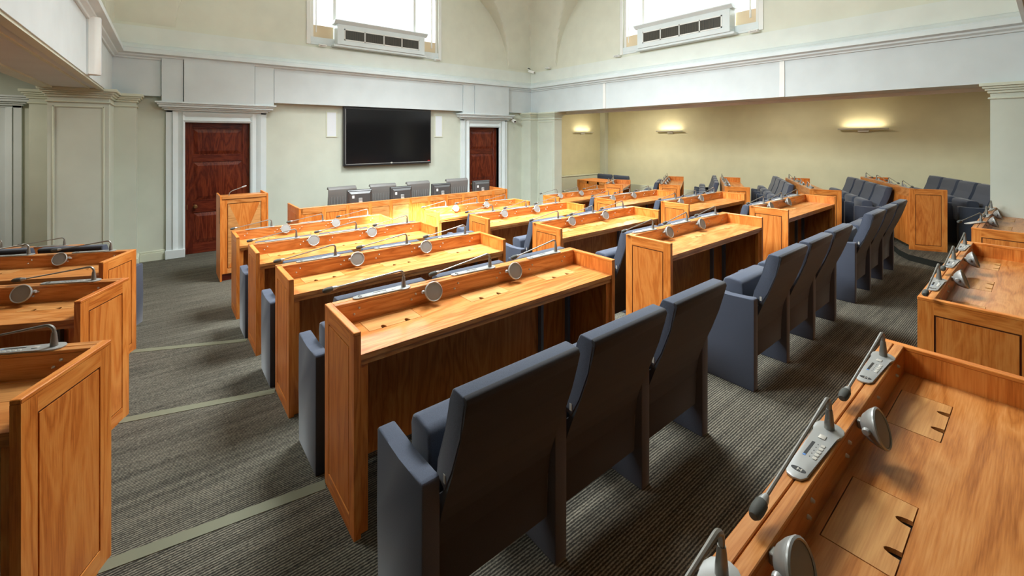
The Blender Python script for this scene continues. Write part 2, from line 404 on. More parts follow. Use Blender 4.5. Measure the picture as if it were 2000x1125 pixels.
def heater(loc, rz, label):
    t = root('heater_cover', loc, rz); tag(t, label, 'heater', 'grilled heater covers under the high windows')
    MB().box(-.93, .93, -.17, .03, -.02, .38, TRIM, .006).box(-.99, .99, -.145, .03, -.06, -.02, TRIM, .004).build('casing', t)
    l = [(-.17, .38), (-.19, .40), (-.225, .43), (-.225, .445), (.05, .445), (.05, .38)]
    MB().prism(l, 'x', -.985, .985, TRIM).build('lid', t)
    fr = MB()
    fr.box(-.80, .80, -.178, -.168, .07, .09, WHITE).box(-.80, .80, -.178, -.168, .27, .29, WHITE)
    for i in range(5): fr.box(-.80 + i * .395, -.78 + i * .395, -.178, -.168, .07, .29, WHITE)
    fr.build('grille_frame', t)
    for i in range(4):
        g = MB().box(-.78 + i * .395, -.405 + i * .395, -.1745, -.171, .09, .27, BLACK)
        for k in range(18):
            x = -.775 + i * .395 + k * .0208; g.box(x, x + .009, -.178, -.1735, .09, .27, SLATE)
        g.build('grille', t)
    return t
window('window_1', (XC, 8.86, ZW0), 0, 'bright high window above the television')
window('window_2', (XR + .06, YCN, ZW0), R(-90), 'bright high window above the alcove')
window('window_3', (XL - .06, YCN, ZW0), R(90), 'high window above the aisle beam')
window('window_4', (XC, YB - .06, ZW0), R(180), 'high window in the rear lunette')
heater((XC, 8.83, ZW0), 0, 'white grilled heater cover under the high window above the television')
heater((XR + .03, 4.4, ZW0), R(-90), 'white grilled heater cover under the high window above the alcove')
# piers and pilasters
def capital(b, x0, x1, y0, y1, mat):
    for z0, z1, e in ((2.405, 2.425, .018), (2.475, 2.505, .022), (2.505, 2.53, .042), (2.53, 2.556, .062), (2.556, 2.594, .085)):
        b.box(x0 - e, x1 + e, y0 - e, y1 + e, z0, z1, mat, .004)
def pier(name, x0, x1, y0, y1, label, panel=None, cap=True, base=True):
    b = MB().box(x0, x1, y0, y1, 0, ZB, WALL)
    if cap: capital(b, x0, x1, y0, y1, TRIMG)
    if base: b.box(x0 - .025, x1 + .025, y0 - .025, y1 + .025, 0, .15, TRIMG, .006)
    if panel == '-y':
        i, w = .045, .018
        for q in ((x0 + i, x0 + i + w, .25, 2.36), (x1 - i - w, x1 - i, .25, 2.36)): b.box(q[0], q[1], y0 - .012, y0, q[2], q[3], TRIMG, .004)
        b.box(x0 + i, x1 - i, y0 - .012, y0, 2.342, 2.36, TRIMG, .004)
    if panel == '-x':
        i, w = .05, .018
        for q in (y0 + i, y1 - i - w): b.box(x0 - .012, x0, q, q + w, .25, 2.36, TRIMG, .004)
        b.box(x0 - .012, x0, y0 + i, y1 - i, 2.342, 2.36, TRIMG, .004)
    return struct(name, b, label, 'pier')
pier('wall_left_pier', -1.187, -.615, 7.9, 8.53, 'sage panelled pier beside the mahogany double-panelled door', '-y')
pier('wall_left_pilaster', -1.45, -.37, 8.53, 8.9, 'sage pilaster behind the panelled pier')
pier('wall_right_pier', XR, 7.9, 7.89, 8.53, 'sage panelled pier at the alcove corner', '-x')
pier('wall_right_pilaster', 7.4, XR + .25, 8.53, 8.9, 'sage corner pilaster beside the second door')
pier('wall_right_pier.001', XR, 8.2, -.15, .489, 'large sage pier at the near end of the alcove')
pier('wall_left_pier.001', -1.19, XL, -.5, -.15, 'sage pier at the near end of the aisle')
struct('wall_alcove_pilaster', MB().box(XA - .16, XA, YA - .2, YA, 0, 2.95, WALL), 'pale pilaster in the alcove corner', 'pilaster', smooth=False)
b = MB()
for x0, x1 in ((-.345, -.03), (1.41, 5.5), (6.95, 7.375)): b.box(x0, x1, YT - .03, YT, 0, .13, TRIMG, .004).box(x0, x1, YT - .02, YT, .13, .16, TRIMG, .006)
struct('baseboard_front', b, 'pale baseboard under the television wall', 'baseboard')
struct('baseboard_alcove', MB().box(XA - .03, XA, YR, YA, 0, .5, TRIMG), 'baseboard of the alcove', 'baseboard', smooth=False)
# doors
def door(name, x0, x1, label, knob_left=True):
    t = root(name, ((x0 + x1) / 2, YT, 0)); tag(t, label, 'door', kind='structure')
    w = (x1 - x0) / 2
    lf = MB().box(-w, w, .115, .15, 0.004, 2.2, MAH)
    lf.build('leaf', t)
    # stiles and rails
    f = MB(); i = .105
    f.box(-w, -w + i, .10, .118, .004, 2.2, MAH, .002).box(w - i, w, .10, .118, .004, 2.2, MAH, .002)
    for z0, z1 in ((.004, .17), (.69, .89), (1.54, 1.655), (2.10, 2.2)): f.box(-w + i, w - i, .10, .118, z0, z1, MAHX, .002)
    f.build('stiles_and_rails', t)
    for z0, z1 in ((.17, .69), (.89, 1.54), (1.655, 2.10)):
        p = MB()
        def fn(bm, z0=z0, z1=z1):
            a, c, e = -w + i + .012, w - i - .012, .055
            o = [bm.verts.new(q) for q in ((a, .113, z0 + .012), (c, .113, z0 + .012), (c, .113, z1 - .012), (a, .113, z1 - .012))]
            n = [bm.verts.new(q) for q in ((a + e, .098, z0 + .012 + e), (c - e, .098, z0 + .012 + e), (c - e, .098, z1 - .012 - e), (a + e, .098, z1 - .012 - e))]
            bm.faces.new(n)
            for k in range(4): bm.faces.new((o[k], o[(k + 1) % 4], n[(k + 1) % 4], n[k]))
        p._add(fn, MAH); p.build('panel', t, smooth=False)
    kx = (-w + .14) if knob_left else (w - .14)
    M = Matrix.Translation((kx, .10, .79)) @ Matrix.Rotation(R(90), 4, 'X')
    k = MB().lathe([(0, .07), (.018, .068), (.03, .055), (.031, .042), (.022, .028), (.012, .022), (.012, .008), (.03, .006), (.03, 0)], BRASS, 18, M)
    k.box(kx - (.115 if knob_left else -.105), kx - (.105 if knob_left else -.115), .095, .10, .75, .83, BRASS)
    k.build('knob', t)
    a = MB(); W = w + .247
    for s in (-1, 1):
        a.box(s * (w + .16), s * W, -.04, .02, 0, 2.40, TRIM, .003)
        a.prism([(s * w, .10), (s * w, -.03), (s * (w + .03), -.045), (s * (w + .05), -.03), (s * (w + .09), -.02), (s * (w + .13), -.05), (s * (w + .16), -.06), (s * (w + .16), .02), (s * (w + .02), .1)], 'z', 0, 2.36, TRIM)
        a.box(s * (w + .0), s * (W + .012), -.075, .02, 0, .14, TRIM, .006)
    a.prism([(.10, 2.2), (-.03, 2.2), (-.045, 2.23), (-.03, 2.25), (-.02, 2.29), (-.05, 2.33), (-.06, 2.36), (.02, 2.36), (.1, 2.22)], 'x', -w - .03, w + .03, TRIM)
    a.box(-W, W, -.04, .02, 2.36, 2.40, TRIM)
    a.build('architrave', t)
    h = MB()
    for z0, z1, e in ((2.385, 2.41, .055), (2.41, 2.435, .085), (2.435, 2.47, .125), (2.47, 2.495, .145), (2.495, 2.523, .17)):
        h.box(-W - e + .035, W + e - .035, -e - .03, .0, z0, z1, TRIM, .004)
    h.build('hood', t)
    return t
door('door_1', *DOORX[1], 'dark mahogany three-panel door behind the lectern')
door('door_2', *DOORX[2], 'dark mahogany door beyond the alcove end of the top table')
door('door_3', *DOORX[0], 'door case at the far end of the side aisle', False)

# ------------------------------------------------------------------ desks
DD, DH, DT = .414, .88, .778
def end_panel(x0, x1, left):
    b = MB(); t = .006
    b.box(x0 + (t if left else 0), x1 - (0 if left else t), .0, DD, 0, DH - .016, OAKZ)
    b.box(x0 - .001, x1 + .001, -.001, DD + .001, DH - .016, DH, OAKY, .0025)
    g = .008; s = .062; zb, zt = .075, DH - .016
    for a0, a1 in (((x0, x0 + t),) if left else ((x1 - t, x1),)):
        b.box(a0, a1, 0, s, 0, zt, OAKZ).box(a0, a1, DD - s, DD, 0, zt, OAKZ)
        b.box(a0, a1, s, DD - s, 0, zb, OAKY).box(a0, a1, s, DD - s, zt - s, zt, OAKY)
        inner = a0 + .0005 if a0 == x0 else a0
        b.box(inner, inner + t - .0005, s + g, DD - s - g, zb + g, zt - s - g, OAKP)
        c = (x0 + t - .0008, x0 + t) if a0 == x0 else (x1 - t, x1 - t + .0008)
        b.box(c[0], c[1], s, DD - s, zb, zt - s, OAKD)
    return b
def make_desk(name, L, n, off=.0, jacks=True):
    t = root(name)
    end_panel(0, .03, True).build('end_panel', t, smooth=False); end_panel(L - .03, L, False).build('end_panel', t, smooth=False)
    # desktop with wells for the hatch covers
    p = L / n; hw = .139; xs = [.03, L - .03]; hc = []
    for i in range(n):
        c = (i + .5) * p - .012; hc.append(c); xs += [c - hw, c + hw]
    xs.sort(); ys = [.008, .198, .332, DD - .064]
    d = MB()
    def fn(bm):
        for i in range(len(xs) - 1):
            for j in range(3):
                hole = (j == 1 and i % 2 == 1)
                z = DT - .016 if hole else DT
                q = [(xs[i], ys[j]), (xs[i + 1], ys[j]), (xs[i + 1], ys[j + 1]), (xs[i], ys[j + 1])]
                bm.faces.new([bm.verts.new((u, v, z)) for u, v in q])
                if hole:
                    for k in range(4):
                        a, c = q[k], q[(k + 1) % 4]
                        bm.faces.new([bm.verts.new((a[0], a[1], DT)), bm.verts.new((c[0], c[1], DT)), bm.verts.new((c[0], c[1], z)), bm.verts.new((a[0], a[1], z))])
    d._add(fn, OAKX)
    d.box(.03, L - .03, .004, .008, DT - .024, DT, OAKX).box(.03, L - .03, .008, DD - .064, DT - .024, DT - .017, OAKX)
    d.box(.03, L - .03, .012, .032, DT - .05, DT - .0265, OAKX)
    d.build('desktop', t, smooth=False)
    for c in hc:
        g = .0025; a, e = c - hw + g, c + hw - g; y0, y1 = .198 + g, .332 - g
        pts = [(a, y1), (a, y0)]
        for f in (-.062, .062):
            for k in range(9):
                th = math.pi - math.pi * k / 8
                pts.append((c + f + .0135 * math.cos(th), y0 + .03 * math.sin(th)))
        pts += [(e, y0), (e, y1)]
        h = MB().prism(pts[::-1], 'z', DT - .011, DT + .0004, OAKL); h.build('hatch_cover', t, smooth=False)
        MB().box(a, e, y0, y1, DT - .0158, DT - .0125, BLACK).build('cable_well', t, smooth=False)
    # rail and cap
    r = MB().box(.03, L - .03, DD - .064, DD, DT - .02, DH - .014, OAKX)
    r.build('rail', t, smooth=False)
    cpb = MB().box(.03, L - .03, DD - .064, DD - .0345, DH - .014, DH, OAKX, .002).box(.03, L - .03, DD - .0315, DD, DH - .014, DH, OAKX, .002).box(.03, L - .03, DD - .036, DD - .03, DH - .014, DH - .008, OAKD)
    cpb.build('rail_cap', t, smooth=False)
    MB().box(.03, L - .03, DD - .03, DD - .004, 0.06, DT - .02, OAKZ).build('modesty_panel', t, smooth=False)
    for x in (.03, L - .068): MB().box(x, x + .038, .02, .05, 0, DT - .026, OAKZ).build('leg', t, smooth=False)
    for x in (L * .80, L - .085): MB().box(x, x + .022, .352, DD - .03, .05, DT - .025, BRACK).build('bracket', t, smooth=False)
    MB().box(.25, .52, .06, .16, DT - .045, DT - .025, BLACK, .003).build('cable_tray', t, smooth=False)
    if jacks:
        M0 = Matrix.Rotation(R(90), 4, 'X')
        prof = [(0, .008), (.0032, .008), (.005, .005), (.006, 0)]
        for i in range(n):
            for dx, z in ((-.17, DH - .062), (-.145, DH - .036), (.14, DH - .062), (.165, DH - .036)):
                x = (i + .5) * p + dx
                if .05 < x < L - .05: MB().lathe(prof, KNOB, 10, Matrix.Translation((x, DD - .064, z)) @ M0).build('jack_socket', t)
    t['L'] = L; t['n'] = n
    return t
def make_mic(name, L=.42, hz=.03, arch=.088, detail=True, dy=0.):
    t = root(name)
    pts = []
    for (x, y) in ((-.275, .0), (-.269, .016), (-.25, .0235), (-.04, .0255), (-.022, .033), (.0, .035), (.02, .03), (.034, .016), (.038, 0)): pts.append((x, y))
    pts = pts + [(x, -y) for x, y in pts[-2:0:-1]]
    MB().prism(pts, 'z', 0, .006, SILVER, .002, 2).build('console', t)
    if detail:
        c = [o for o in bpy.data.objects if o.parent == t][0]
        MB().box(-.165, -.095, .006, .0125, .006, .0066, BLACK).box(-.172, -.165, .006, .0125, .006, .0066, BLUE).build('display', c)
        MB().box(-.068, -.048, -.008, .008, .006, .0082, KNOB, .002, 2).build('button', c)
        for k in range(5):
            x = -.100 - k * .0165
            MB().box(x - .006, x + .006, -.018, -.008, .006, .0078, KNOB, .0015).box(x - .0015, x + .0015, -.003, -.001, .006, .0065, BLACK).build('button', c)
        e = MB().lathe([(0, .0068), (.012, .0068), (.012, .006)], BLACK, 20, Matrix.Translation((-.238, 0, 0)) @ Matrix.Diagonal((.7, 1.35, 1, 1)))
        e.box(-.2435, -.2325, -.007, -.005, .0068, .0072, KNOB).box(-.2435, -.2325, .001, .003, .0068, .0072, KNOB).box(-.239, -.237, -.006, .002, .0068, .0072, KNOB)
        e.build('emblem', c)
    MB().lathe([(.0125, .006), (.0118, .02), (.0088, .05), (.0075, .06), (0, .06)], STEEL, 14).build('neck_base', t)
    r = .024; pp = [(0, 0, .05), (0, 0, arch - r)]
    ex, ez = -L + .07, hz + .008
    for k in range(1, 8):
        th = math.pi * .52 * k / 7
        pp.append((-r + r * math.cos(th), 0, arch - r + r * math.sin(th)))
    sx, sz = pp[-1][0], pp[-1][2]
    for k in range(1, 7):
        f = k / 6; pp.append((sx + (ex - sx) * f, dy * f, sz + (ez - sz) * f))
    rad = [.0062] * 9 + [.0052] + [.0042] * (len(pp) - 10)
    MB().tube(pp, rad, STEEL, 8).build('gooseneck', t)
    d = Vector((-1, dy / L, (hz - ez) / .07)).normalized(); st = Vector(pp[-1])
    q = d.to_track_quat('Z', 'Y').to_matrix().to_4x4()
    h = MB().lathe([(0, -.002), (.006, 0), (.0095, .012), (.0105, .022)], SILVER, 14, Matrix.Translation(st) @ q)
    h.lathe([(.0105, .022), (.0128, .026), (.0135, .045), (.0125, .06), (.008, .069), (0, .071)], DKGREY, 14, Matrix.Translation(st) @ q)
    h.build('microphone_head', t)
    return t
def make_speaker(name):
    t = root(name)     # origin on the rail face, facing -y and a little upwards
    M = Matrix.Translation((0, -.035, .0)) @ Matrix.Rotation(R(90 - 20), 4, 'X')
    MB().lathe([(0, -.022), (.022, -.022), (.034, -.014), (.047, .004), (.0515, .014), (.0515, .018)], SPKRING, 28, M).build('housing', t)
    MB().lathe([(.0515, .016), (.0535, .018), (.0535, .022), (.050, .025), (.0465, .0225)], SILVER, 28, M).build('rim', t)
    MB().lathe([(.0465, .0215), (.03, .0225), (0, .0228)], MIDGREY, 28, M).build('grille', t)
    b = MB().box(-.012, .012, -.05, 0, -.014, .012, STEEL, .003)
    b.build('bracket', t)
    for s in (-1, 1):
        MB().lathe([(0, .012), (.008, .011), (.010, .004), (.010, 0), (0, 0)], SILVER, 12, Matrix.Translation((s * .048, -.03, .008)) @ Matrix.Rotation(s * R(90), 4, 'Y')).build('clamp_knob', t)
    return t
# chair: origin on floor, x across the seat, +y forwards, rear of arm panel at y=0
def make_chair(name, P, last):
    t = root(name); w = P - .075; c = P / 2 if False else P / 2 + .033
    x0, x1 = .073, P - .008
    cush = [(-.058, .918), (-.066, .926), (-.122, .924), (-.131, .9), (-.104, .79), (-.056, .662), (-.014, .57), (.04, .60), (.03, .65), (-.018, .775), (-.046, .885)]
    MB().prism(cush, 'x', x0, x1, FAB, .012, 3).build('backrest_cushion', t)
    shell = [(-.118, .926), (-.135, .922), (-.142, .905), (-.128, .86), (-.098, .757), (-.055, .64), (-.022, .563), (.006, .49), (.02, .445), (.032, .36), (.036, .18), (.075, .175), (.085, .36), (.09, .44), (.05, .52), (.0, .555), (-.04, .65), (-.09, .78), (-.118, .9)]
    MB().prism(shell, 'x', x0 + .002, x1 - .002, FABB, .005, 2).build('backrest_shell', t)
    pad = [(.085, .36), (.10, .34), (.20, .345), (.228, .37), (.248, .66), (.235, .695), (.205, .705), (.13, .70), (.108, .68)]
    MB().prism(pad, 'x', x0 + .008, x1 - .008, FAB, .018, 3).build('seat_pad', t)
    def arm(x):
        pr = [(0, 0), (.355, 0), (.36, .3), (.36, .612), (.345, .622), (.26, .612), (.17, .607), (.09, .611), (.012, .622), (0, .612)]
        return MB().prism(pr, 'x', x, x + .066, FAB, .008, 2)
    arm(0).build('arm_panel', t)
    if last: arm(P).build('arm_panel', t)
    MB().box(x0 - .0025, x0 + .001, -.02, -.008, .60, .628, KNOB).build('fabric_tag', t)
    return t
DESKS = {}
def desk_proto(L, n):
    k = (L, n)
    if k not in DESKS: DESKS[k] = make_desk('bench_desk', L, n)
    return DESKS[k]
MIC = make_mic('gooseneck_microphone'); MICN = make_mic('gooseneck_microphone', .50, .032, .095); MICF = make_mic('gooseneck_microphone', .42, .03, .088, False)
MICH = make_mic('gooseneck_microphone', .42, .07, .095)
SPK = make_speaker('desk_loudspeaker')
CH = {}
def chair_proto(P, last):
    k = (P, last)
    if k not in CH: CH[k] = make_chair('tip_up_chair', P, last)
    return CH[k]
ORD = ['first', 'second', 'third', 'fourth']
def place(xf, yf, z, ang, L, n, where, chairs=True, nch=None, cp_=None, c0=0., moff=.08, soff=-.045, mic=None, jit=4, near=False, spk=2, cy=-.61, zs=1., rots=None, sz=0., chs=1.):
    """desk with its front left corner at xf, yf; microphones on its rail, loudspeakers on its rail face, chairs behind"""
    ca, sa = math.cos(ang), math.sin(ang)
    W = lambda x, y: (xf + x * ca - y * sa, yf + x * sa + y * ca)
    cen = W(L / 2, DD / 2)
    ok = any(in_view(*W(x, y), z + h, 10) for x in (0, L * .25, L * .5, L * .75, L) for y in (0, DD) for h in (.4, .88))
    if not ok: return
    rots = rots or {}; d = inst(desk_proto(L, n), (xf, yf, z), ang); d.scale = (1, 1, zs); tag(d, 'oak bench desk with raised rail, ' + where, 'desk', 'oak bench desks')
    p = L / n
    for i in range(n):
        x = (i + .5) * p + moff; q = W(x, DD - .032)
        if in_view(*q, z + DH, 25):
            pr = mic[i] if isinstance(mic, list) else (mic or MIC)
            m = inst(pr, (*q, z + DH * zs + .0006), ang + R(random.uniform(-jit, jit) + rots.get(i, 0)))
            tag(m, 'silver gooseneck microphone, %s counting towards the alcove, %s' % (ORD[i], where), 'microphone', 'gooseneck microphones on the desk rails')
    for i in range(spk):
        x = (i + 1) * L / (spk + 1) + soff; q = W(x, DD - .0662)
        if in_view(*q, z + DH, 25):
            m = inst(SPK, (*q, z + .847 * zs + sz), ang)
            tag(m, 'round desk loudspeaker, %s counting towards the alcove, %s' % (ORD[i], where), 'loudspeaker', 'round loudspeakers on the desk rails')
    if chairs:
        nch = nch or n; P = cp_ or p
        for i in range(nch):
            q = W(c0 + i * P, cy)
            if any(in_view(*W(c0 + (i + f) * P, cy + g), z + h, 0) for f in (0, .5, 1) for g in (-.1, .3) for h in (.3, .9)):
                c = inst(chair_proto(round(P, 3), i == nch - 1), (*q, z), ang); c.scale = (1, 1, chs)
                tag(c, 'charcoal tip-up chair, %s counting towards the alcove, %s' % (ORD[i], where), 'chair', 'charcoal tip-up chairs')
PHI = R(.6)
cph, sph = math.cos(PHI), math.sin(PHI)
def T(x, y): return x * cph - y * sph, x * sph + y * cph
LC = 1.754
COLS = ['aisle column', 'middle column', 'alcove column']
ROWS = [(1.8338, Z1, 'fourth row from television'), (3.025, Z2, 'third row from television'), (4.2426, Z3, 'second row from television'), (5.4641, 0., 'first row from television')]
for r, (y, z, rn) in enumerate(ROWS):
    for c in range(3):
        mics = [MICH if (r == 0 and c == 0) else MIC, MIC, MIC]
        place(*T(.6323 + c * 2.4433, y), z, PHI, LC, 3, COLS[c] + ', ' + rn, mic=mics if r < 2 else MICF, moff=(.11, .06, .04)[c], soff=(-.045, -.10, -.24)[c], chs=1.027 if r else 1.)
# rear row below the camera
for c, (xl, yy) in enumerate(((.38, .004), (3.05, .035), (5.76, .07))):
    place(xl, yy, Z1, PHI, 1.93, 3, COLS[c] + ', rear row', chairs=False, moff=.115, soff=-.07 if c == 0 else -.04, mic=MICN if c < 2 else MICF, jit=2, sz=.02, rots={0: -18} if c == 2 else None)
# side block across the carpet steps
AL = R(-26)
for r, (fx, fy, z, rn) in enumerate(((-.362, 2.03, Z1, 'fourth row from television'), (-.378, 3.36, Z2, 'third row from television'), (-.40, 4.69, Z3, 'second row from television'), (-.94, 6.66, 0., 'first row from television'))):
    place(fx - LC * math.cos(AL), fy - LC * math.sin(AL), z, AL, LC, 3, 'pier-side block, ' + rn, moff=.12, soff=.1, zs=.81 if r == 3 else 1., c0=.87 if r == 3 else 0., cy=-.60 if r == 3 else -.61)
# block in the alcove
AR = R(28)
for r, (fx, fy, z, L, n, rn) in enumerate(((8.60, .955, .329, 2.1, 4, 'fifth row from television'), (8.17, 2.07, Z1, 2.15, 4, 'fourth row from television'), (8.216, 3.436, Z2, 2.1, 4, 'third row from television'), (8.262, 4.825, Z3, 2.1, 4, 'second row from television'), (8.05, 6.1, 0., 1.2, 2, 'first row from television'))):
    place(fx, fy, z, AR, L, n, 'alcove block, ' + rn, cp_=.508, c0=.28, nch=4 if n == 4 else 2, mic=MICF, spk=3 if n == 4 else 1, cy=-.60)

# ------------------------------------------------------------------ top table, chairs, monitors
t = root('top_table', (1.49, 6.85, 0), PHI); tag(t, 'long oak top table with panelled front before the television', 'table')
TL, TH, TDp = 3.87, .914, .72
b = MB().box(0, TL, .012, .03, 0, TH - .014, OAKZ).box(0, TL, 0, .06, TH - .014, TH, OAKX, .002)
b.build('front_panel', t, smooth=False)
f = MB(); n = 11; pw = TL / n
for i in range(n + 1):
    x = min(max(i * pw, .028), TL - .028); f.box(x - .028, x + .028, 0, .012, 0, TH - .014, OAKZ)
for i in range(n):
    a, e = i * pw + .028, (i + 1) * pw - .028
    f.box(a, e, 0, .012, TH - .09, TH - .014, OAKX).box(a, e, 0, .012, 0, .09, OAKX)
f.build('front_frame', t, smooth=False)
for i in range(n):
    a, e = i * pw + .033, (i + 1) * pw - .033
    MB().box(a - .005, e + .005, .0112, .0119, .09, TH - .09, OAKD).box(a, e, .003, .0115, .095, TH - .095, OAKL if i in (3, 4) else OAKP).build('front_field', t, smooth=False)  # two paler fields put the sun patch into the wood colour
for x in (0, TL - .03):
    e = MB().box(x, x + .03, .03, TDp, 0, TH - .014, OAKZ).box(x, x + .03, .03, TDp, TH - .014, TH, OAKY, .002)
    s = x - .004 if x == 0 else x + .03
    e.box(s, s + .004, .1, TDp - .07, .1, TH - .1, OAKP); e.build('end_panel', t, smooth=False)
MB().box(.03, TL - .03, .03, TDp, .70, .74, OAKX).build('worktop', t, smooth=False)
def make_monitor():
    t = root('monitor')
    MB().box(-.205, .205, -.012, .03, .06, .335, BLACK, .006, 2).prism([(-.185, .08), (.185, .08), (.185, .315), (-.185, .315)], 'y', -.03, -.012, BLACK).build('housing', t)
    bk = MB()
    def fn(bm):
        o = [bm.verts.new(q) for q in ((-.2, -.012, .065), (.2, -.012, .065), (.2, -.012, .33), (-.2, -.012, .33))]
        i = [bm.verts.new(q) for q in ((-.15, -.055, .10), (.15, -.055, .10), (.15, -.055, .27), (-.15, -.055, .27))]
        bm.faces.new(i)
        for k in range(4): bm.faces.new((o[k], o[(k + 1) % 4], i[(k + 1) % 4], i[k]))
    bk._add(fn, plain('monitor_back_grey', (.055, .055, .055), .4)); bk.build('back_cover', t, smooth=False)
    MB().box(-.16, .16, .0301, .031, .085, .31, SCREEN).build('screen', t, smooth=False)
    MB().box(-.03, .03, -.065, -.052, .0, .20, MIDGREY, .004).box(-.11, .11, -.09, .08, 0, .012, BLACK, .004).build('stand', t)
    MB().box(-.135, -.10, -.0565, -.0549, .20, .245, WHITE).build('sticker', t, smooth=False)
    MB().box(-.025, .03, -.0668, -.0649, .115, .15, KNOB).build('badge', t, smooth=False)
    cu = bpy.data.curves.new('lettering', 'FONT'); cu.body = 'DELL'; cu.size = .042; cu.align_x = 'CENTER'; cu.extrude = .0006; cu.materials.append(MIDGREY)
    tmp = bpy.data.objects.new('tmp', cu); C.objects.link(tmp); bpy.context.view_layer.update()
    me = bpy.data.meshes.new_from_object(tmp.evaluated_get(bpy.context.evaluated_depsgraph_get())); bpy.data.objects.remove(tmp); me.materials.clear(); me.materials.append(MIDGREY)
    o = bpy.data.objects.new('lettering', me); C.objects.link(o); o.parent = t
    o.location = (0, -.034, .288); o.rotation_euler = (R(90 - 36), 0, 0)
    return t
MON = make_monitor()
for i, x in enumerate((2.52, 3.26, 4.07, 4.99)):
    m = inst(MON, (x, 7.28, .742), R((-3, 0, 2, 0)[i])); tag(m, 'black computer monitor seen from behind, %s from the lectern on the top table' % ORD[i], 'monitor', 'monitors on the top table')
def make_exec():
    t = root('office_chair')
    prof = [(-.012, .52), (0, .50), (.05, .52), (.045, .8), (.015, 1.0), (.0, 1.07), (.04, 1.10), (.065, 1.09), (.07, 1.07), (.08, 1.08), (.075, 1.105), (.05, 1.125), (.01, 1.115), (-.025, 1.075), (-.012, .98), (.012, .8)]
    MB().prism([(y, z * .955) for y, z in prof], 'x', -.25, .25, GREY, .008, 2).build('backrest', t)
    r = MB()
    for k in range(9): r.box(-.2 + k * .05 - .004, -.2 + k * .05 + .004, -.016, -.008, .55, .9, GREY, .003)
    r.build('stitching', t)
    MB().box(-.25, .25, -.5, 0, .42, .50, GREY, .025, 3).build('seat', t)
    MB().lathe([(.0, .42), (.03, .42), (.03, .1), (0, .1)], BLACK, 14, Matrix.Translation((0, -.22, 0))).build('post', t)
    l = MB()
    for k in range(5):
        a = 2 * math.pi * k / 5; l.tube([(0, -.22, .1), (.28 * math.cos(a), -.22 + .28 * math.sin(a), .03)], .018, BLACK, 8)
    l.build('base', t)
    for s in (-1, 1): MB().tube([(s * .27, -.02, .5), (s * .28, -.04, .66), (s * .28, -.36, .66), (s * .27, -.4, .5)], .014, STEEL, 8).build('armrest', t)
    return t
EX = make_exec()
for i, (x, a) in enumerate(((2.45, 4), (3.2, -2), (3.93, 3), (4.83, -4))):
    c = inst(EX, (x, 7.95, 0), R(a)); tag(c, 'grey leather office chair, %s from the lectern behind the top table' % ORD[i], 'chair', 'grey office chairs behind the top table')
# microphones on the top table
for i, x in enumerate((2.95, 3.75)):
    m = inst(MICF, (x, 7.05, .742), R(182)); tag(m, 'gooseneck microphone on the top table, %s from the lectern' % ORD[i], 'microphone', 'microphones on the top table')
# lectern
t = root('lectern', (.55, 7.01, 0), PHI); tag(t, 'upright oak lectern with inverted triangle inlay before the mahogany door', 'lectern')
lw, ld, lh = .575, .5, 1.155
MB().box(0, .022, 0, ld, 0, lh, OAKZ, .002).build('side_panel', t, smooth=False)
MB().box(lw - .022, lw, 0, ld, 0, lh, OAKZ, .002).build('side_panel', t, smooth=False)
fp = MB().box(.022, lw - .022, .02, .04, .1, lh - .04, OAKZ)
fp.box(.022, .085, .008, .02, .1, lh - .05, OAKZ).box(lw - .085, lw - .022, .008, .02, .1, lh - .05, OAKZ).box(.085, lw - .085, .008, .02, lh - .105, lh - .05, OAKX).box(.085, lw - .085, .008, .02, .1, .165, OAKX)
fp.build('front_panel', t, smooth=False)
a, e, z0, z1 = .093, lw - .093, .173, lh - .113
MB().box(a - .006, e + .006, .0185, .0199, z0 - .006, z1 + .006, OAKD).build('groove', t, smooth=False)
mid = (a + e) / 2; zm = .56
MB().prism([(a + .01, z1), (e - .01, z1), (mid, zm)], 'y', .012, .0186, OAKP).build('inlay_triangle', t, smooth=False)
MB().prism([(a, z1), (a + .01, z1), (mid, zm), (a, z0)], 'y', .0122, .0186, OAKL).build('inlay_field', t, smooth=False)
MB().prism([(e - .01, z1), (e, z1), (e, z0), (mid, zm)], 'y', .0122, .0186, OAKL).build('inlay_field', t, smooth=False)
MB().prism([(a, z0), (mid, zm), (e, z0)], 'y', .0124, .0186, OAKP).build('inlay_triangle', t, smooth=False)
MB().box(.022, lw - .022, .05, .07, 0, .1, MAHX).build('plinth', t, smooth=False)
MB().box(.022, lw - .022, 0, .035, lh - .045, lh, OAKX, .003).box(.022, lw - .022, .03, ld, lh - .06, lh - .035, OAKX).build('top', t, smooth=False)
MB().box(-.003, .0, .06, .075, .78, 1.0, BLACK).build('vent_slot', t, smooth=False)
m = root('gooseneck_microphone', (.67, 7.22, lh - .034)); tag(m, 'slim gooseneck microphone rising from the lectern top', 'microphone')
MB().lathe([(.022, 0), (.02, .006), (.008, .012), (0, .012)], BLACK, 14).build('base', m)
MB().tube([(0, 0, .01), (.01, 0, .055), (.04, 0, .08), (.15, 0, .118)], .005, STEEL).build('gooseneck', m)
MB().tube([(.15, 0, .118), (.158, 0, .1205), (.205, 0, .137), (.213, 0, .14)], [.006, .010, .010, .005], SILVER, 10).build('microphone_head', m)
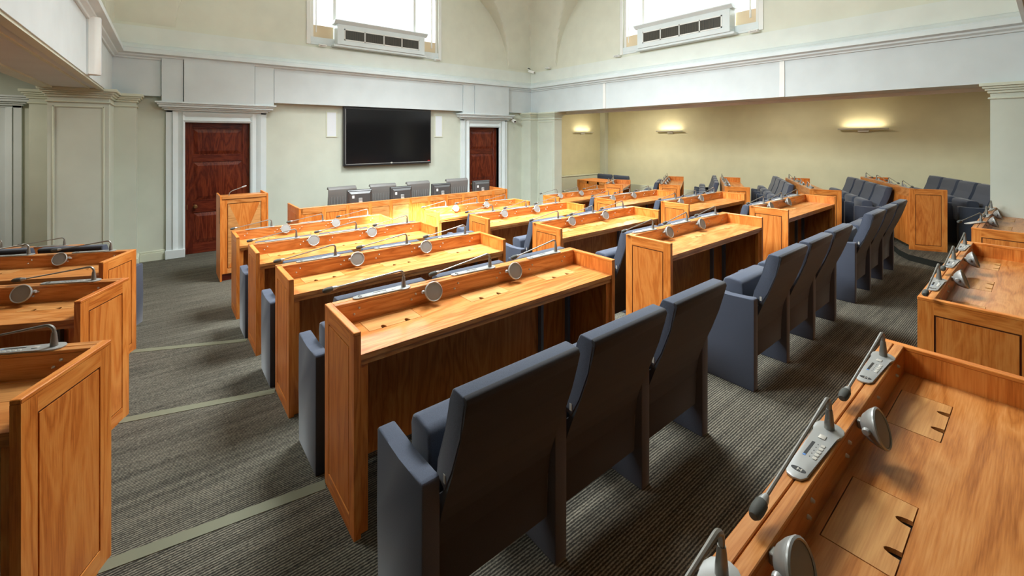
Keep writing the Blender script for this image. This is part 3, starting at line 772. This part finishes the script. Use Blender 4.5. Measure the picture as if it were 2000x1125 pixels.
# side desk in the alcove
t = root('side_desk', (9.08, 8.45, 0), R(-90)); tag(t, 'low oak side desk with panelled front at the far end of the alcove', 'desk')
sl, sd, sh = 1.15, .7, .76
b = MB().box(0, sl, .01, .03, 0, sh - .02, OAKZ)
b.build('front_panel', t, smooth=False)
f = MB()
for i in range(4): x = .03 + i * (sl - .06) / 3; f.box(x - .03, x + .03, 0, .01, 0, sh - .02, OAKZ)
f.box(.06, sl - .06, 0, .01, sh - .09, sh - .02, OAKX).box(.06, sl - .06, 0, .01, 0, .09, OAKX); f.build('front_frame', t, smooth=False)
for i in range(3):
    x = .03 + i * (sl - .06) / 3
    MB().box(x + .036, x + (sl - .06) / 3 - .036, .004, .0099, .096, sh - .096, OAKP).build('front_field', t, smooth=False)
MB().box(0, sl, 0, sd, sh - .02, sh, OAKY, .002).build('desktop', t, smooth=False)
for x in (0, sl - .03): MB().box(x, x + .03, .03, sd, 0, sh - .02, OAKZ).build('end_panel', t, smooth=False)
LOW = root('low_back_chair')
MB().prism([(-.03, .44), (.03, .44), (.05, .78), (.045, .83), (.0, .845), (-.04, .83), (-.045, .78)], 'x', -.26, .26, FAB, .014, 3).build('backrest', LOW)
MB().box(-.26, .26, -.5, -.03, .38, .47, FAB, .02, 3).build('seat', LOW)
for sx in (-.22, .22):
    for sy in (-.45, .0): MB().tube([(sx, sy, 0), (sx, sy, .4)], .012, BLACK, 8).build('leg', LOW)
for i, (x, y) in enumerate(((10.35, 8.5), (10.35, 7.9))):
    c = inst(LOW, (x, y, 0), R(-90)); tag(c, 'low dark chair behind the alcove side desk, %s from the alcove end wall' % ORD[i], 'chair', 'low chairs behind the side desk')
# radiator cover
t = root('radiator_cover', (9.08, 9.18, 0)); tag(t, 'pale green radiator cover against the alcove end wall', 'radiator cover')
MB().box(0, 2.0, 0, .2, 0, .76, TRIMG, .004).build('body', t); MB().box(-.02, 2.02, -.02, .21, .76, .785, TRIMG, .006).build('top', t)
# ------------------------------------------------------------------ wall fittings
t = root('television', (3.694, 8.8, 1.372)); tag(t, 'large black flat screen television on the wall under the frieze', 'television')
w, h = 1.925, 1.193
MB().box(-w / 2, w / 2, .0, .07, 0, h, BLACK, .004).build('casing', t)
MB().box(-.4, .4, .07, .096, .3, .9, BLACK).build('wall_mount', t)
MB().box(-w / 2 + .045, w / 2 - .02, -.002, .002, .045, h - .045, SCREEN).build('screen', t, smooth=False)
MB().box(-w / 2 + .035, -w / 2 + .045, -.003, 0, .035, h - .045, MIDGREY).box(-w / 2 + .035, w / 2 - .02, -.003, 0, .032, .045, MIDGREY).build('bezel_line', t, smooth=False)
MB().lathe([(0, .003), (.016, .002), (.018, 0)], KNOB, 14, Matrix.Translation((.03, -.003, .04)) @ Matrix.Rotation(R(90), 4, 'X') @ Matrix.Diagonal((1.4, 1, 1, 1))).build('logo', t)
MB().box(w / 2 - .085, w / 2 - .03, -.0045, -.002, .05, .066, RED).build('red_mark', t, smooth=False)
for i, x in enumerate((2.53, 4.905)):
    t = root('wall_loudspeaker', (x, 8.9, 1.954)); tag(t, 'flush white wall loudspeaker on the %s side of the television' % ('lectern' if i == 0 else 'alcove'), 'loudspeaker', 'flush loudspeakers beside the television')
    f = MB().box(-.105, -.085, -.012, 0, 0, .51, TRIMG).box(.085, .105, -.012, 0, 0, .51, TRIMG).box(-.085, .085, -.012, 0, .49, .51, TRIMG).box(-.085, .085, -.012, 0, 0, .02, TRIMG)
    f.build('frame', t, smooth=False); MB().box(-.085, .085, -.008, 0, .02, .49, SPKPANEL).build('grille', t, smooth=False)
t = root('column_loudspeaker', (XL, 6.22, 2.6), 0); tag(t, 'white column loudspeaker on the beam above the side aisle', 'loudspeaker')
MB().prism([(0.012, -.075), (.06, -.06), (.105, -.02), (.105, .02), (.06, .06), (.012, .075)], 'z', 0, .6, WHITE, .004).build('casing', t)
MB().box(.1045, .107, -.016, .016, .01, .59, SPKPANEL).build('grille', t); MB().box(0, .012, -.085, .085, -.005, .605, TRIM).build('bracket', t)
def cctv(loc, rz, label):
    t = root('security_camera', loc, rz); tag(t, label, 'security camera', 'small security cameras')
    MB().box(-.035, .035, -.012, .0, -.03, .03, WHITE, .004).tube([(0, 0, 0), (0, -.06, -.01), (0, -.08, -.05)], .012, BLACK, 8).build('wall_mount', t)
    M = Matrix.Translation((0, -.09, -.09)) @ Matrix.Rotation(R(20), 4, 'X')
    MB().box(-.035, .035, -.10, .06, -.035, .035, WHITE, .008, 2, M).build('housing', t)
    MB().lathe([(0, .004), (.022, .004), (.026, 0)], SCREEN, 16, M @ Matrix.Translation((0, -.10, 0)) @ Matrix.Rotation(R(90), 4, 'X')).build('lens', t)
cctv((7.05, 8.88, 2.48), R(-10), 'white security camera beside the hood of the alcove end door')
cctv((7.45, 8.72, 3.78), R(40), 'white security camera on the cornice ledge in the lantern corner')
for i, (x, y, z, rz, lb) in enumerate(((2.32, 8.77, 3.69, 0, 'aisle end of the window above the television'), (4.80, 8.77, 3.69, 0, 'alcove end of the window above the television'), (7.62, 5.92, 3.69, -90, 'corner end of the window above the alcove'), (7.62, 3.12, 3.69, -90, 'open end of the window above the alcove'), (7.62, 8.1, 3.70, -90, 'corner pendentive above the alcove'))):
    t = root('uplighter', (x, y, z), R(rz)); tag(t, 'small ledge uplighter below the ' + lb, 'light', 'small uplighters on the cornice ledge')
    MB().prism([(-.05, 0), (.03, 0), (.03, .03), (-.02, .05), (-.06, .03)], 'x', -.07, .07, WHITE, .003).build('housing', t)
    MB().box(-.05, .05, -.056, -.045, .012, .026, DKGREY).build('bracket', t)
# sconces
def sconce(loc, rz, label):
    t = root('wall_sconce', loc, rz); tag(t, label, 'wall light', 'slim wall lights in the alcove')
    MB().prism([(-.03, .0), (-.10, .004), (-.125, .03), (-.12, .034), (-.095, .014), (-.03, .012)], 'x', -.42, .42, WHITE, .002).build('trough', t)
    MB().box(-.09, .09, -.05, .0, -.045, .02, WHITE, .006).build('bracket', t)
    MB().tube([(-.3, -.075, .022), (.3, -.075, .022)], .008, LAMP, 8).build('tube_lamp', t)
SC = [((XA, 2.5, 2.11), R(-90), 'slim wall light on the long alcove wall, nearer the large pier'), ((XA, 6.92, 2.11), R(-90), 'slim wall light on the long alcove wall, nearer the corner pilaster'), ((10.32, YA, 2.09), 0, 'slim wall light on the alcove end wall above the radiator cover')]
def area(name, loc, rot, sx, sy, e, col=(1, 1, 1), portal=False, spread=None):
    l = bpy.data.lights.new(name, 'AREA'); l.shape = 'RECTANGLE'; l.size = sx; l.size_y = sy; l.energy = e; l.color = col
    if spread: l.spread = spread
    o = bpy.data.objects.new(name, l); C.objects.link(o); o.location = loc; o.rotation_euler = rot
    if portal: l.cycles.is_portal = True
    return o
for loc, rz, lb in SC:
    sconce(loc, rz, lb)
    d = Vector((0, -.095, .045)); d.rotate(Matrix.Rotation(rz, 3, 'Z'))
    area('sconce_lamp', Vector(loc) + d, (R(180), 0, rz), .66, .03, 1.7, (1, .86, .62))
for i, (x, y, e) in enumerate(((9.6, .6, 10), (9.8, 3.8, 18), (9.8, 7.3, 36))):  # unseen ceiling lamps added as fill to brighten the alcove
    t = root('added_fill_downlight', (x, y, 2.949)); tag(t, 'added fill light in the alcove ceiling, %s from the large pier' % ORD[i], 'ceiling light', 'added fill lights in the alcove ceiling')
    MB().lathe([(.30, 0), (.30, -.012), (.27, -.012), (.27, 0)], WHITE, 28).build('trim_ring', t)
    MB().lathe([(0, -.004), (.27, -.004)], LAMP, 28).build('diffuser', t)
    area('alcove_fill_lamp', (x, y, 2.93), (0, 0, 0), .5, .5, e, (1, .93, .78))
t = root('added_fill_downlight', (-2.5, 7.3, 2.949)); tag(t, 'added fill light in the side aisle ceiling before the third door case', 'ceiling light')  # unseen lamp added to lift the dark end of the aisle
MB().lathe([(.30, 0), (.30, -.012), (.27, -.012), (.27, 0)], WHITE, 28).build('trim_ring', t)
MB().lathe([(0, -.004), (.27, -.004)], LAMP, 28).build('diffuser', t)
area('aisle_fill_lamp', (-2.5, 7.3, 2.93), (0, 0, 0), .5, .5, 19, (1, .95, .84))
# ------------------------------------------------------------------ daylight
wd = bpy.data.worlds.new('daylight'); S.world = wd; wd.use_nodes = True
bg = wd.node_tree.nodes['Background']; bg.inputs[0].default_value = (.93, .97, 1, 1); bg.inputs[1].default_value = 1.2
hz = ZW0 + (ZWT - ZW0) / 2
DAY = (.92, .975, 1)
area('daylight_front', (XC, 9.45, hz), (R(-80), 0, 0), 2.5, 1.5, 60, DAY, spread=R(160))
area('daylight_right', (XR + .66, YCN, hz), (R(66), 0, R(90)), 2.5, 1.5, 80, DAY, spread=R(140))
area('daylight_left', (XL - .72, YCN, hz + .1), (R(44), 0, R(-90)), 2.5, 1.5, 335, DAY, spread=R(108))
area('daylight_rear', (XC, -.56, hz), (R(82), 0, 0), 2.5, 1.5, 52, DAY, spread=R(155))
area('daylight_skylight', (XC, YSK, 6.44), (0, 0, 0), 2.1, 2.5, 300, DAY, spread=R(106))
sp = bpy.data.lights.new('sun_patch_beam', 'SPOT'); sp.energy = 10000; sp.spot_size = R(14); sp.spot_blend = .5; sp.color = (1, .97, .9); sp.shadow_soft_size = .05  # added spot standing in for sunlight on the desks and top table
so = bpy.data.objects.new('sun_patch_beam', sp); C.objects.link(so); so.location = (-.2, 2.7, 4.6)
so.rotation_euler = (Vector((2.9, 5.95, .75)) - so.location).to_track_quat('-Z', 'Y').to_euler()
t = root('sun_stand_in_spot', so.location); tag(t, 'added white spot lamp on a wall arm, standing in for sun on the desks', 'sun_stand_in_spot')  # fixture made up to carry the added beam, out of view
so.location = so.location + (Vector((2.9, 5.95, .75)) - so.location).normalized() * .06
M = (Vector((2.9, 5.95, .75)) - so.location).to_track_quat('Z', 'Y').to_matrix().to_4x4()
MB().lathe([(0, -.12), (.05, -.12), (.065, -.1), (.07, .05), (.064, .05), (.06, -.02), (0, -.02)], WHITE, 20, M).build('housing', t)
MB().tube([(-.49, -.05, 0), (-.2, -.05, .02), (-.05, -.06, .02)], .012, WHITE).box(-.5, -.485, -.11, .01, -.06, .06, WHITE).build('wall_mount', t)
# ------------------------------------------------------------------ view
S.view_settings.view_transform = 'Standard'; S.view_settings.look = 'None'; S.view_settings.gamma = 1; S.view_settings.use_curve_mapping = False
S.view_settings.exposure = 0.74
S.cycles.max_bounces = 8; S.cycles.diffuse_bounces = 5; S.cycles.glossy_bounces = 3; S.cycles.transparent_max_bounces = 6
S.cycles.caustics_reflective = False; S.cycles.caustics_refractive = False; S.cycles.sample_clamp_indirect = 4
S.cycles.use_denoising = True
for p in list(DESKS.values()) + [MIC, MICN, MICF, MICH, SPK] + list(CH.values()):
    if p.name not in USED:
        for k in kids(p):
            for g in kids(k): bpy.data.objects.remove(g)
            bpy.data.objects.remove(k)
        bpy.data.objects.remove(p)
